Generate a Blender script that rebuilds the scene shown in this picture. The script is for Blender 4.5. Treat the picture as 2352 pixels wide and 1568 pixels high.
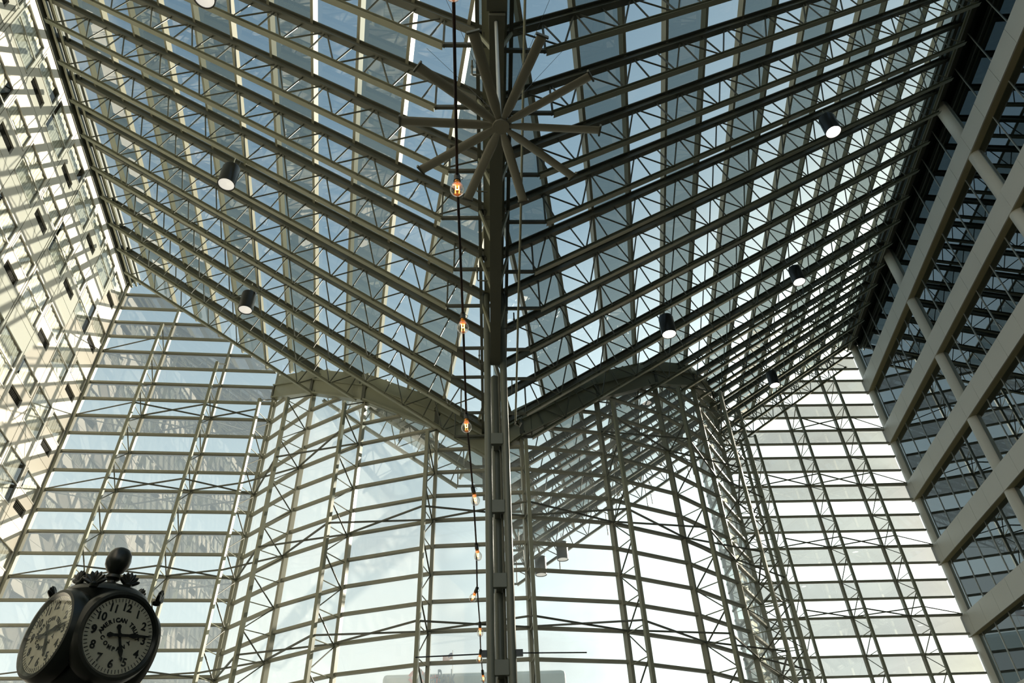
import bpy, bmesh, math, random
import numpy as np
from mathutils import Vector, Matrix, noise
random.seed(7)
for o in list(bpy.data.objects): bpy.data.objects.remove(o)
S = bpy.context.scene; C = S.collection
rad = math.radians; sin, cos, tan, PI = math.sin, math.cos, math.tan, math.pi
V3 = lambda *a: np.array(a, float)
# ---------------------------------------------------------------- camera
PITCH, ROLL, YAW, FPX = rad(38.4), rad(-2.37), rad(2.87), 1603.0
Fw = V3(sin(YAW)*cos(PITCH), cos(YAW)*cos(PITCH), sin(PITCH))
Rt = V3(cos(YAW), -sin(YAW), 0); Up = np.cross(Rt, Fw)
Rt, Up = Rt*cos(ROLL)+Up*sin(ROLL), Up*cos(ROLL)-Rt*sin(ROLL)
cam = bpy.data.cameras.new('camera'); camo = bpy.data.objects.new('camera', cam); C.objects.link(camo)
cam.sensor_width = 36; cam.lens = FPX/2352*36; cam.clip_end = 3000; cam.clip_start = 0.05
camo.matrix_world = Matrix(((Rt[0], Up[0], -Fw[0], 0), (Rt[1], Up[1], -Fw[1], 0), (Rt[2], Up[2], -Fw[2], 0), (0, 0, 0, 1)))
S.camera = camo
S.view_settings.view_transform = 'Standard'; S.view_settings.look = 'None'
S.view_settings.gamma = 1; S.view_settings.exposure = 0.18; S.view_settings.use_curve_mapping = False
S.cycles.transparent_max_bounces = 24; S.cycles.max_bounces = 8; S.cycles.caustics_reflective = False; S.cycles.caustics_refractive = False
# ---------------------------------------------------------------- light
SUN_AZ, SUN_EL = rad(46), rad(25)
SKY_K, SUN_K = 0.145, 9.0
world = bpy.data.worlds.new('sky'); S.world = world; world.use_nodes = True
nt = world.node_tree; nt.nodes.clear()
def N(t, nt_, **k):
    n = nt_.nodes.new(t)
    for a, b in k.items(): setattr(n, a, b)
    return n
out = N('ShaderNodeOutputWorld', nt); bg = N('ShaderNodeBackground', nt)
sky = N('ShaderNodeTexSky', nt, sky_type='NISHITA', sun_disc=False, sun_elevation=SUN_EL, sun_rotation=SUN_AZ, air_density=1.1, dust_density=1.0, ozone_density=1.6)
tc = N('ShaderNodeTexCoord', nt); mp = N('ShaderNodeMapping', nt); mp.inputs['Scale'].default_value = (1, 1, 2.2)
n1 = N('ShaderNodeTexNoise', nt); n1.inputs['Scale'].default_value = 3.2; n1.inputs['Detail'].default_value = 8; n1.inputs['Roughness'].default_value = 0.62; n1.inputs['Distortion'].default_value = 0.35
rmp = N('ShaderNodeMapRange', nt); rmp.inputs['From Min'].default_value = 0.50; rmp.inputs['From Max'].default_value = 0.78; rmp.inputs['To Max'].default_value = 0.55
mix = N('ShaderNodeMix', nt, data_type='RGBA'); mix.inputs['B'].default_value = (4.6, 4.6, 4.4, 1)
L = nt.links.new
L(tc.outputs['Generated'], mp.inputs['Vector']); L(mp.outputs[0], n1.inputs['Vector']); L(n1.outputs['Fac'], rmp.inputs['Value'])
tint = N('ShaderNodeMix', nt, data_type='RGBA', blend_type='MULTIPLY'); tint.inputs['Factor'].default_value = 1; tint.inputs['B'].default_value = (1.15, 1.2, 0.95, 1)
sep = N('ShaderNodeSeparateXYZ', nt); hz = N('ShaderNodeMapRange', nt); hz.inputs['From Min'].default_value = 0.74; hz.inputs['From Max'].default_value = 0.22; hz.inputs['To Max'].default_value = 0.92
hm = N('ShaderNodeMix', nt, data_type='RGBA'); hm.inputs['B'].default_value = (5.6, 6.3, 6.35, 1)
mx2 = N('ShaderNodeMix', nt, data_type='RGBA', blend_type='LIGHTEN'); mx2.inputs['Factor'].default_value = 1
L(tc.outputs['Generated'], sep.inputs[0]); L(sep.outputs['Z'], hz.inputs['Value']); L(hz.outputs[0], hm.inputs['Factor']); L(tint.outputs['Result'], hm.inputs['A'])
dp = N('ShaderNodeVectorMath', nt, operation='DOT_PRODUCT'); dp.inputs[1].default_value = (sin(SUN_AZ)*cos(SUN_EL), cos(SUN_AZ)*cos(SUN_EL), sin(SUN_EL))
gw = N('ShaderNodeMapRange', nt); gw.inputs['From Min'].default_value = 0.70; gw.inputs['From Max'].default_value = 0.97; gw.inputs['To Min'].default_value = 1.0; gw.inputs['To Max'].default_value = 2.6
hs = N('ShaderNodeVectorMath', nt, operation='SCALE'); hs.inputs[0].default_value = (5.6, 6.2, 6.1)
L(tc.outputs['Generated'], dp.inputs[0]); L(dp.outputs['Value'], gw.inputs['Value']); L(gw.outputs[0], hs.inputs['Scale']); L(hs.outputs[0], hm.inputs['B'])
L(sky.outputs[0], tint.inputs['A']); L(hm.outputs['Result'], mx2.inputs['A']); L(tint.outputs['Result'], mx2.inputs['B'])
L(rmp.outputs[0], mix.inputs['Factor']); L(mx2.outputs['Result'], mix.inputs['A']); L(mix.outputs['Result'], bg.inputs['Color']); L(bg.outputs[0], out.inputs['Surface'])
bg.inputs['Strength'].default_value = SKY_K
sl = bpy.data.lights.new('sun', 'SUN'); sl.energy = SUN_K; sl.angle = rad(0.9); sl.color = (1, 0.9, 0.74)
so = bpy.data.objects.new('sun', sl); C.objects.link(so)
sd = Vector((sin(SUN_AZ)*cos(SUN_EL), cos(SUN_AZ)*cos(SUN_EL), sin(SUN_EL)))
so.rotation_euler = sd.to_track_quat('Z', 'Y').to_euler(); so.location = sd*200
# ---------------------------------------------------------------- materials
def mat(name, col, rough=0.5, metal=0.0, noise_amt=0.0, nscale=3.0, emit=None, estr=0.0, spec=None):
    m = bpy.data.materials.new(name); m.use_nodes = True; t = m.node_tree; b = t.nodes['Principled BSDF']
    b.inputs['Base Color'].default_value = (*col, 1); b.inputs['Roughness'].default_value = rough; b.inputs['Metallic'].default_value = metal
    if spec is not None: b.inputs['Specular IOR Level'].default_value = spec
    if noise_amt:
        g = N('ShaderNodeNewGeometry', t); n = N('ShaderNodeTexNoise', t); n.inputs['Scale'].default_value = nscale; n.inputs['Detail'].default_value = 6
        mr = N('ShaderNodeMapRange', t); mr.inputs['To Min'].default_value = 1-noise_amt; mr.inputs['To Max'].default_value = 1+noise_amt
        mx = N('ShaderNodeVectorMath', t, operation='SCALE'); mx.inputs[0].default_value = col
        t.links.new(g.outputs['Position'], n.inputs['Vector']); t.links.new(n.outputs['Fac'], mr.inputs['Value']); t.links.new(mr.outputs[0], mx.inputs['Scale']); t.links.new(mx.outputs[0], b.inputs['Base Color'])
    if emit: b.inputs['Emission Color'].default_value = (*emit, 1); b.inputs['Emission Strength'].default_value = estr
    return m
def glass(name, tint, refl, haze=0.0, hazecol=(0.5, 0.55, 0.52), rough=0.0, gcol=(1, 1, 1), fres=5.0):
    """thin pane: see-through tint + mirror part growing at grazing angles + a little diffuse haze"""
    m = bpy.data.materials.new(name); m.use_nodes = True; t = m.node_tree; t.nodes.clear()
    o = N('ShaderNodeOutputMaterial', t); tr = N('ShaderNodeBsdfTransparent', t); tr.inputs['Color'].default_value = (*tint, 1)
    gl = N('ShaderNodeBsdfGlossy', t); gl.inputs['Roughness'].default_value = rough; gl.inputs['Color'].default_value = (*gcol, 1)
    lw = N('ShaderNodeLayerWeight', t); lw.inputs['Blend'].default_value = 0.5
    fr = N('ShaderNodeMath', t, operation='POWER'); fr.inputs[1].default_value = fres
    mr = N('ShaderNodeMapRange', t); mr.inputs['To Min'].default_value = refl; mr.inputs['To Max'].default_value = 0.9
    ms = N('ShaderNodeMixShader', t); lk = t.links.new
    lk(lw.outputs['Facing'], fr.inputs[0]); lk(fr.outputs[0], mr.inputs['Value']); lk(mr.outputs[0], ms.inputs['Fac']); lk(tr.outputs[0], ms.inputs[1]); lk(gl.outputs[0], ms.inputs[2])
    last = ms
    if haze:
        df = N('ShaderNodeBsdfDiffuse', t); df.inputs['Color'].default_value = (*hazecol, 1)
        tl = N('ShaderNodeBsdfTranslucent', t); tl.inputs['Color'].default_value = (*hazecol, 1)
        ad = N('ShaderNodeMixShader', t); ad.inputs['Fac'].default_value = 0.5; lk(df.outputs[0], ad.inputs[1]); lk(tl.outputs[0], ad.inputs[2])
        m2 = N('ShaderNodeMixShader', t); m2.inputs['Fac'].default_value = haze; lk(ms.outputs[0], m2.inputs[1]); lk(ad.outputs[0], m2.inputs[2]); last = m2
    lk(last.outputs[0], o.inputs['Surface'])
    return m
STEEL = mat('olive_painted_steel', (0.26, 0.27, 0.195), 0.42, 0.0, 0.06, 1.5)
STEELD = mat('olive_painted_beam', (0.10, 0.105, 0.08), 0.45, 0.0, 0.06, 1.5)
FRAME = mat('glazing_bar_paint', (0.34, 0.335, 0.25), 0.38, 0.0, 0.05, 2)
BRACE = mat('pale_brace_paint', (0.46, 0.45, 0.36), 0.35)
FRAMED = mat('curtain_wall_bar_paint', (0.30, 0.30, 0.235), 0.38, 0.0, 0.05, 2)
COLM = mat('column_paint', (0.12, 0.135, 0.11), 0.4, 0.0, 0.05, 2)
GCLEAR = glass('clear_glass', (0.93, 0.96, 0.95), 0.05, 0.02, (0.6, 0.65, 0.65))
GBAY = glass('bay_glass', (0.94, 0.97, 0.96), 0.05, 0.24, (0.66, 0.69, 0.68))  # strong diffuse haze stands in for flare paling the view through the bay
GTINT = glass('coated_roof_glass', (0.36, 0.40, 0.385), 0.17, 0.09, (0.35, 0.42, 0.38))
GTINTW = glass('coated_wall_glass', (0.42, 0.42, 0.40), 0.27, 0.10, (0.38, 0.40, 0.42))
GOFF = glass('office_glass', (0.30, 0.38, 0.37), 0.22, 0.0, gcol=(0.85, 0.95, 1.0))
GHOT = glass('hotel_glass', (0.95, 0.96, 0.95), 0.08)
WHITE = mat('white_facade_panel', (0.84, 0.785, 0.70), 0.55, 0, 0.03, 0.6)
REVEAL = mat('window_frame_white', (0.80, 0.77, 0.70), 0.45)
JOINT = mat('dark_panel_joint', (0.30, 0.28, 0.23), 0.8)  # dark strips laid along the facade panel joints
FASC = mat('grey_fascia_panel', (0.68, 0.67, 0.62), 0.5, 0, 0.03, 1)
FGAP = mat('fascia_gap', (0.12, 0.12, 0.10), 0.8)
SOFF = mat('soffit_panel', (0.40, 0.36, 0.22), 0.6)
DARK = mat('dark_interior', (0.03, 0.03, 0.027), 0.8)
CEIL = mat('office_ceiling', (0.12, 0.12, 0.11), 0.8)
RCOL = mat('round_column_paint', (0.68, 0.67, 0.61), 0.4)
ALU = mat('silver_mullion', (0.55, 0.58, 0.56), 0.3, 0.4)
GRIL = mat('grille_dark', (0.035, 0.032, 0.022), 0.6)
BLACK = mat('black_enamel', (0.012, 0.013, 0.011), 0.25)
IRON = mat('clock_dark_green_iron', (0.010, 0.013, 0.009), 0.3, 0.0, 0.2, 12)
DIAL = mat('cream_clock_dial', (0.78, 0.75, 0.60), 0.5)
INK = mat('black_dial_ink', (0.012, 0.012, 0.010), 0.6)
LAMPB = mat('lamp_housing_black', (0.02, 0.021, 0.018), 0.3)
LENS = mat('lit_lamp_lens', (0.9, 0.88, 0.8), 0.2, emit=(1.0, 0.93, 0.80), estr=7.0)
LENSD = mat('reflector_faint_glow', (0.85, 0.84, 0.80), 0.15, emit=(1.0, 0.95, 0.86), estr=0.55)  # brightness painted in: weak emission on reflectors that have no light of their own
CORD = mat('brown_flex', (0.035, 0.018, 0.012), 0.6)
SOCK = mat('socket_grey_rubber', (0.06, 0.065, 0.055), 0.6)
COPP = mat('brass_bulb_cap', (0.55, 0.22, 0.03), 0.3, 0.6)
FIL = mat('glowing_filament', (1, 0.6, 0.2), 0.5, emit=(1.0, 0.45, 0.09), estr=14)
AMB = glass('bulb_clear_glass', (0.97, 0.94, 0.90), 0.13, fres=1.8)
STEM = mat('amber_glow_stem', (0.8, 0.25, 0.02), 0.3, emit=(1.0, 0.27, 0.02), estr=0.8)  # orange halo of the filament put into the stem as emission
FANM = mat('fan_blade_grey', (0.34, 0.33, 0.26), 0.4)
GRND = mat('paving', (0.10, 0.10, 0.09), 0.9, 0, 0.2, 0.3)
FLOORM = mat('floor_tile', (0.10, 0.095, 0.08), 0.5, 0, 0.1, 1)
BANKM = mat('pale_bank_parapet', (0.62, 0.66, 0.63), 0.7)
BLUE = mat('sign_blue', (0.30, 0.40, 0.48), 0.6); RED = mat('sign_red', (0.78, 0.36, 0.36), 0.6)
FLAGW = mat('flag_white', (0.75, 0.72, 0.7), 0.8); FLAGR = mat('flag_red', (0.55, 0.22, 0.2), 0.8); FLAGB = mat('flag_blue', (0.16, 0.2, 0.32), 0.8)
def curtain():
    m = mat('sheer_curtain', (0.55, 0.54, 0.44), 0.9); t = m.node_tree; b = t.nodes['Principled BSDF']
    g = N('ShaderNodeNewGeometry', t); w = N('ShaderNodeTexWave', t, wave_type='BANDS', bands_direction='Y'); w.inputs['Scale'].default_value = 2.2; w.inputs['Distortion'].default_value = 3.0; w.inputs['Detail'].default_value = 2
    r = N('ShaderNodeValToRGB', t); r.color_ramp.elements[0].color = (0.55, 0.54, 0.45, 1); r.color_ramp.elements[1].color = (0.86, 0.84, 0.76, 1)
    t.links.new(g.outputs['Position'], w.inputs['Vector']); t.links.new(w.outputs['Color'], r.inputs['Fac']); t.links.new(r.outputs[0], b.inputs['Base Color'])
    return m
CURT = curtain()
# ---------------------------------------------------------------- helpers
def link(name, me, parent=None):
    o = bpy.data.objects.new(name, me); C.objects.link(o)
    if parent is not None: o.parent = parent
    return o
def tag(o, label=None, cat=None, group=None, kind=None):
    if label: o['label'] = label
    if cat: o['category'] = cat
    if group: o['group'] = group
    if kind: o['kind'] = kind
    return o
def thing(name, loc, label, cat, group=None, kind=None):
    o = bpy.data.objects.new(name, None); C.objects.link(o); o.location = loc; o.empty_display_size = 0.1
    return tag(o, label, cat, group, kind)
class MB:
    def __init__(s): s.v = []; s.f = []
    def add(s, vs, fs):
        b = len(s.v); s.v += [tuple(map(float, v)) for v in vs]; s.f += [tuple(b+i for i in f) for f in fs]; return s
    def poly(s, pts): return s.add(pts, [tuple(range(len(pts)))])
    def hexa(s, a, b):      # two quads a (4) b (4)
        return s.add(list(a)+list(b), [(0, 3, 2, 1), (4, 5, 6, 7), (0, 1, 5, 4), (1, 2, 6, 5), (2, 3, 7, 6), (3, 0, 4, 7)])
    def box(s, c, x, y, z, X=V3(1, 0, 0), Y=V3(0, 1, 0), Z=V3(0, 0, 1)):
        c = np.array(c, float); q = lambda k: [c+X*sx*x/2+Y*sy*y/2+Z*k*z/2 for sx, sy in ((-1, -1), (1, -1), (1, 1), (-1, 1))]
        return s.hexa(q(-1), q(1))
    def bar(s, p, q, w, h, up=(0, 0, 1)):   # w across, h along up
        p = np.array(p, float); q = np.array(q, float); d = q-p; d /= np.linalg.norm(d)
        u = np.array(up, float); u = u-d*(u@d)
        if np.linalg.norm(u) < 1e-4: u = V3(1, 0, 0)-d*d[0]
        u /= np.linalg.norm(u); a = np.cross(d, u)
        k = lambda c: [c+a*sx*w/2+u*sy*h/2 for sx, sy in ((-1, -1), (1, -1), (1, 1), (-1, 1))]
        return s.hexa(k(p), k(q))
    def tube(s, pts, r, n=10, cap=True):
        pts = [np.array(p, float) for p in pts]; R = r if hasattr(r, '__len__') else [r]*len(pts)
        base = len(s.v); ref = V3(0.3, 0.2, 1); rings = []
        for i, p in enumerate(pts):
            d = pts[min(i+1, len(pts)-1)]-pts[max(i-1, 0)]; d /= np.linalg.norm(d)
            if i == 0:
                a = np.cross(d, ref)
                if np.linalg.norm(a) < 1e-3: a = np.cross(d, V3(1, 0, 0))
            else: a = a-d*(a@d)
            a /= np.linalg.norm(a); b = np.cross(d, a)
            rings.append([p+R[i]*(a*cos(2*PI*j/n)+b*sin(2*PI*j/n)) for j in range(n)])
        vs = [v for r_ in rings for v in r_]; fs = []
        for i in range(len(pts)-1):
            for j in range(n): fs.append((i*n+j, i*n+(j+1) % n, (i+1)*n+(j+1) % n, (i+1)*n+j))
        if cap: fs += [tuple(range(n))[::-1], tuple((len(pts)-1)*n+j for j in range(n))]
        return s.add(vs, fs)
    def lathe(s, c, prof, n=24, axis=V3(0, 0, 1)):
        axis = axis/np.linalg.norm(axis); a = np.cross(axis, V3(1, 0, 0)) if abs(axis[0]) < .9 else np.cross(axis, V3(0, 1, 0)); a /= np.linalg.norm(a); b = np.cross(axis, a); c = np.array(c, float)
        vs = [c+axis*z+max(r, 1e-4)*(a*cos(2*PI*j/n)+b*sin(2*PI*j/n)) for r, z in prof for j in range(n)]
        fs = [(i*n+j, i*n+(j+1) % n, (i+1)*n+(j+1) % n, (i+1)*n+j) for i in range(len(prof)-1) for j in range(n)]
        return s.add(vs, fs)
    def build(s, name, m, parent=None, smooth=False, bevel=0):
        me = bpy.data.meshes.new(name); off = np.array(parent.location) if parent is not None and parent.parent is None else None
        o_par = parent
        while o_par is not None and o_par.parent is not None: o_par = o_par.parent
        off = np.array(o_par.location) if o_par is not None else V3(0, 0, 0)
        me.from_pydata([tuple(np.array(v)-off) for v in s.v], [], s.f); me.validate(); me.materials.append(m)
        bm = bmesh.new(); bm.from_mesh(me); bmesh.ops.recalc_face_normals(bm, faces=bm.faces); bm.to_mesh(me); bm.free()
        if smooth:
            for p in me.polygons: p.use_smooth = True
            me.set_sharp_from_angle(angle=rad(35)) if hasattr(me, 'set_sharp_from_angle') else None
        o = link(name, me, parent)
        if bevel:
            b = o.modifiers.new('bevel', 'BEVEL'); b.width = bevel; b.segments = 2; b.limit_method = 'ANGLE'
        return o
_unit = {}
def unit(kind, m):
    k = (kind, m.name)
    if k in _unit: return _unit[k]
    b = MB()
    if kind == 'box': b.box((0, 0, .5), 1, 1, 1)
    elif kind == 'cyl': b.tube([(0, 0, 0), (0, 0, 1)], .5, 8)
    elif kind == 'ibeam':
        b.box((0, .44, .5), 1, .12, 1); b.box((0, -.44, .5), 1, .12, 1); b.box((0, 0, .5), .12, .76, 1)
    me = bpy.data.meshes.new(kind); me.from_pydata(b.v, [], b.f); me.materials.append(m); _unit[k] = me; return me
def rod(name, p, q, w, h, m, parent=None, kind='box', up=(0, 0, 1)):
    """shared unit mesh placed from p to q; w across, h along up"""
    p = np.array(p, float); q = np.array(q, float); d = q-p; ln = np.linalg.norm(d)
    if ln < 1e-4: return None
    d /= ln; u = np.array(up, float); u = u-d*(u@d)
    if np.linalg.norm(u) < 1e-3: u = V3(1, 0, 0)-d*d[0]
    u /= np.linalg.norm(u); a = np.cross(u, d)
    off = np.array(parent.location) if parent is not None else V3(0, 0, 0)
    o = link(name, unit(kind, m), parent); p = p-off
    o.matrix_local = Matrix(((a[0]*w, u[0]*h, d[0]*ln, p[0]), (a[1]*w, u[1]*h, d[1]*ln, p[1]), (a[2]*w, u[2]*h, d[2]*ln, p[2]), (0, 0, 0, 1)))
    return o
ONES = 'zeroth first second third fourth fifth sixth seventh eighth ninth tenth eleventh twelfth thirteenth fourteenth fifteenth sixteenth seventeenth eighteenth nineteenth twentieth'.split()
def ordn(n):
    if n <= 20: return ONES[n]
    if n == 30: return 'thirtieth'
    return ('twenty-' if n < 30 else 'thirty-')+ONES[n % 10]
def clip(poly, n, c):       # keep n.p <= c   (2D or 3D)
    o = []
    for i in range(len(poly)):
        a = np.array(poly[i], float); b = np.array(poly[(i+1) % len(poly)], float); da = n@a-c; db = n@b-c
        if da <= 0: o.append(a)
        if (da < 0 < db) or (db < 0 < da): o.append(a+(b-a)*(da/(da-db)))
    return o
# ---------------------------------------------------------------- place geometry (eye = origin)
A = rad(10.6); FLOOR = -1.6
def dv(a, e): a, e = rad(a), rad(e); return V3(sin(a)*cos(e), cos(a)*cos(e), sin(e))
dL, dR = V3(-sin(A), cos(A), 0), V3(sin(A), cos(A), 0)
tL, tR = dv(-91.6, 35.3), dv(86.0, 34.0)
def nrm(a, b):
    n = np.cross(a, b); n /= np.linalg.norm(n); return n if n[2] > 0 else -n
nL, nR = nrm(dL, tL), nrm(dR, tR)
nWL, cWL = V3(cos(A), sin(A), 0), -14.466       # w = nWL.p - cWL
nWR, cWR = V3(cos(A), -sin(A), 0), 18.961       # w = cWR - nWR.p
GL = {'L': 15.0, 'R': 14.85}; TB = {'L': 14.72, 'R': 14.55}; BC = {'L': 13.6, 'R': 13.35}
nn = {'L': nL, 'R': nR}; tt = {'L': tL, 'R': tR}; dd = {'L': dL, 'R': dR}
def wof(s, p): return (nWL@p-cWL) if s == 'L' else (cWR-nWR@p)
def zat(s, x, y, c): n = nn[s]; return (c-n[0]*x-n[1]*y)/n[2]
X0 = 0.32
def ztop(x, y, c=None):
    s = 'L' if x < X0 else 'R'; return zat(s, x, y, (c or GL)[s] if isinstance(c, dict) or c is None else c)
BAY = [(-10.8, 30.5), (-8.1, 27.86), (-5.24, 25.91), (-1.97, 24.77), (1.42, 24.59), (4.78, 25.31), (7.92, 26.99), (10.6, 29.39), (12.5, 32.3), (13.55, 35.6), (13.75, 39.8)]
LC, RC = (-20.28, 29.74), (26.75, 39.86)
YF = 5.3
wl = lambda y: ((cWL-nWL[1]*y)/nWL[0], y); wr = lambda y: ((cWR-nWR[1]*y)/nWR[0], y)
xb = X0; yb = 24.77+(24.59-24.77)*(X0+1.97)/(1.42+1.97)
PLAN = {'L': [(X0, YF), wl(YF), LC, BAY[0], (BAY[0][0]+.3, 29.4), (X0, 29.4)], 'R': [(X0, YF), (X0, 38.1), (13.6, 38.1), BAY[-1], RC, wr(YF)]}
SP = 1.44
# ---------------------------------------------------------------- roof glazing strips and glazing bars
for s in 'LR':
    nw = (nWL if s == 'L' else -nWR)[:2]; cw = cWL if s == 'L' else -cWR    # w = nw.p - cw
    sp = 1.44 if s == 'L' else 1.403
    side = 'left' if s == 'L' else 'right'
    for k in range(24):
        pl = clip(clip(PLAN[s], -nw, -(cw+k*sp)), nw, cw+(k+1)*sp)
        if len(pl) < 3: continue
        tint = (k % 2 == 1) if s == 'L' else (k % 2 == 0)
        b = MB(); b.poly([(p[0], p[1], zat(s, p[0], p[1], GL[s])) for p in pl])
        o = b.build('window_%d' % (1 if s == 'L' else 2), GTINT if tint else GCLEAR)
        tag(o, '%s strip of roof glass on the %s slope, %s in from the %s building' % ('dark coated' if tint else 'clear', side, ordn(k+1), 'white' if s == 'L' else 'office'), 'roof glass', '%s slope roof glazing' % side, 'structure')
        # bar on line w = (k)*sp
        if k == 0: continue
        wk = cw+k*sp; d2 = dd[s][:2]; pts = []
        P_ = PLAN[s]
        for i in range(len(P_)):
            a = np.array(P_[i]); c = np.array(P_[(i+1) % len(P_)]); da = nw@a-wk; db = nw@c-wk
            if da*db < 0: pts.append(a+(c-a)*(da/(da-db)))
        pts.sort(key=lambda p: p@d2)
        if len(pts) >= 2:
            a, c = pts[0], pts[-1]
            p = V3(a[0], a[1], zat(s, a[0], a[1], GL[s]-.10)); q = V3(c[0], c[1], zat(s, c[0], c[1], GL[s]-.10))
            o = rod('trim_%d' % (1 if s == 'L' else 2), p, q, .11, .2, FRAME, None, 'box', nn[s])
            tag(o, 'pale glazing bar under the %s roof slope, %s in from the %s building' % (side, ordn(k), 'white' if s == 'L' else 'office'), 'glazing bar', '%s slope glazing bars' % side, 'structure')
# ---------------------------------------------------------------- trusses
def bay_hit(y, s):
    """x of the bay / flat wall outline at depth y on side s (inner end of a truss)"""
    xs = []
    pl = ([LC]+BAY[:4]+[(X0, yb)]) if s == 'L' else ([(X0, yb)]+BAY[4:]+[RC])
    for i in range(len(pl)-1):
        a, b = pl[i], pl[i+1]
        if (a[1]-y)*(b[1]-y) < 0: xs.append(a[0]+(b[0]-a[0])*(y-a[1])/(b[1]-a[1]))
    return xs
ntr = {'L': 0, 'R': 0}; TR = {}
for n in range(22):
    y0 = 5.46+1.715*n
    for s in 'LR':
        t = tt[s]; sg = -1 if s == 'L' else 1; side = 'left' if s == 'L' else 'right'
        nw = nWL if s == 'L' else -nWR; cw = cWL if s == 'L' else -cWR
        if s == 'L' and y0 > 29.0: continue
        if y0 > 39.3: continue
        xin = X0 if y0 < 38 else 13.9
        zc = zat(s, X0, y0, BC[s]); Vb = V3(X0, y0, zc); dz = (TB[s]-BC[s])/nn[s][2]
        pt = lambda k: Vb+t*k
        ksx = lambda x: (x-X0)/t[0]
        kw = lambda w: (w-(nw@Vb-cw))/(nw@t)
        k0t = ksx(xin+sg*.18)
        k0b = ksx(xin+sg*((1.55 if n % 2 else 1.25) if y0 < 38 else .4))
        k1t, k1b = kw(.12), kw(.75)
        if k1b-k0b < 1.5: continue
        ntr[s] += 1
        r = thing('roof_truss', tuple(pt(k0t)), 'olive steel roof truss on the %s slope, %s from the far end' % (side, ordn((14 if s == 'L' else 20)-n)), 'truss', 'trusses under the %s roof slope' % side)
        Z = V3(0, 0, dz)
        rod('top_chord', pt(k0t)+Z, pt(k1t)+Z, .20, .28, STEELD, r, 'ibeam', (0, 0, 1))
        hx = bay_hit(y0, s); hx = [v for v in hx if sg*(v-X0) > 1.5]
        if hx and 24.9 < y0 < 38:      # chord is interrupted where the glass bay and its lintel pass
            hb = max(hx, key=lambda v: sg*v); ka, kb = ksx(hb-sg*.35), ksx(hb+sg*.25)
            if ka-k0b > .4: rod('bottom_chord', pt(k0b), pt(ka), .17, .12, STEEL, r, 'ibeam', (0, 0, 1))
            rod('bottom_chord', pt(kb), pt(k1b), .17, .12, STEEL, r, 'ibeam', (0, 0, 1))
        else: rod('bottom_chord', pt(k0b), pt(k1b), .17, .12, STEEL, r, 'ibeam', (0, 0, 1))
        if y0 < 38:      # stub from chord end level to the girder side + hanger
            rod('tie_strut', pt(k0b)+V3(0, 0, .05), V3(X0+sg*.1, pt(k0b)[1], pt(k0b)[2]+.05), .09, .09, STEELD, r)
            rod('hanger', pt(k0b), pt(k0b)+Z, .06, .06, STEELD, r, 'cyl', (1, 0, 0))
        w1 = wof(s, pt(k1b)); w0 = wof(s, pt(k0b)); j = 0
        base = 2.23 if s == 'L' else 2.0
        while True:
            wt = base+1.62*j; j += 1
            if wt-1.2 > w0: break
            T = pt(kw(wt))+Z
            for dw, nm in ((-1.2, 'diagonal_rod'), (-.4, 'post_rod'), (.4, 'diagonal_rod')):
                if w1-.4 <= wt+dw <= w0 and wt <= w0+1.0: rod(nm, T, pt(kw(wt+dw)), .052, .052, STEELD, r, 'cyl', (1, 0, 0))
            if wt+.4 <= w0 and wt+.8 <= w0+.8: rod('post_rod', pt(kw(wt+.4)), pt(kw(wt+.9))+Z, .052, .052, STEELD, r, 'cyl', (1, 0, 0))
        TR[(s, n)] = dict(pt=pt, kw=kw, Z=Z, w0=w0, w1=w1, y0=y0, r=r, nw=nw, cw=cw)
# cross bracing between neighbouring trusses, set out in the strips
for s in 'LR':
    side = 'left' if s == 'L' else 'right'; cnt = 0
    for n in range(21):
        if (s, n) not in TR or (s, n+1) not in TR: continue
        a, b = TR[(s, n)], TR[(s, n+1)]; wlim = min(a['w0'], b['w0'])-.3
        r = a['r']
        j = 0
        while True:
            w = (2.2 if s == 'L' else 1.9)+2.87*j; j += 1
            if w > wlim: break
            pa, pb = a['pt'](a['kw'](w)), b['pt'](b['kw'](w))
            rod('brace_rod', pa, pb+b['Z'], .06, .06, BRACE, r, 'cyl', (1, 0, 0)); rod('brace_rod', pa+a['Z'], pb, .042, .042, BRACE, r, 'cyl', (1, 0, 0))
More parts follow.
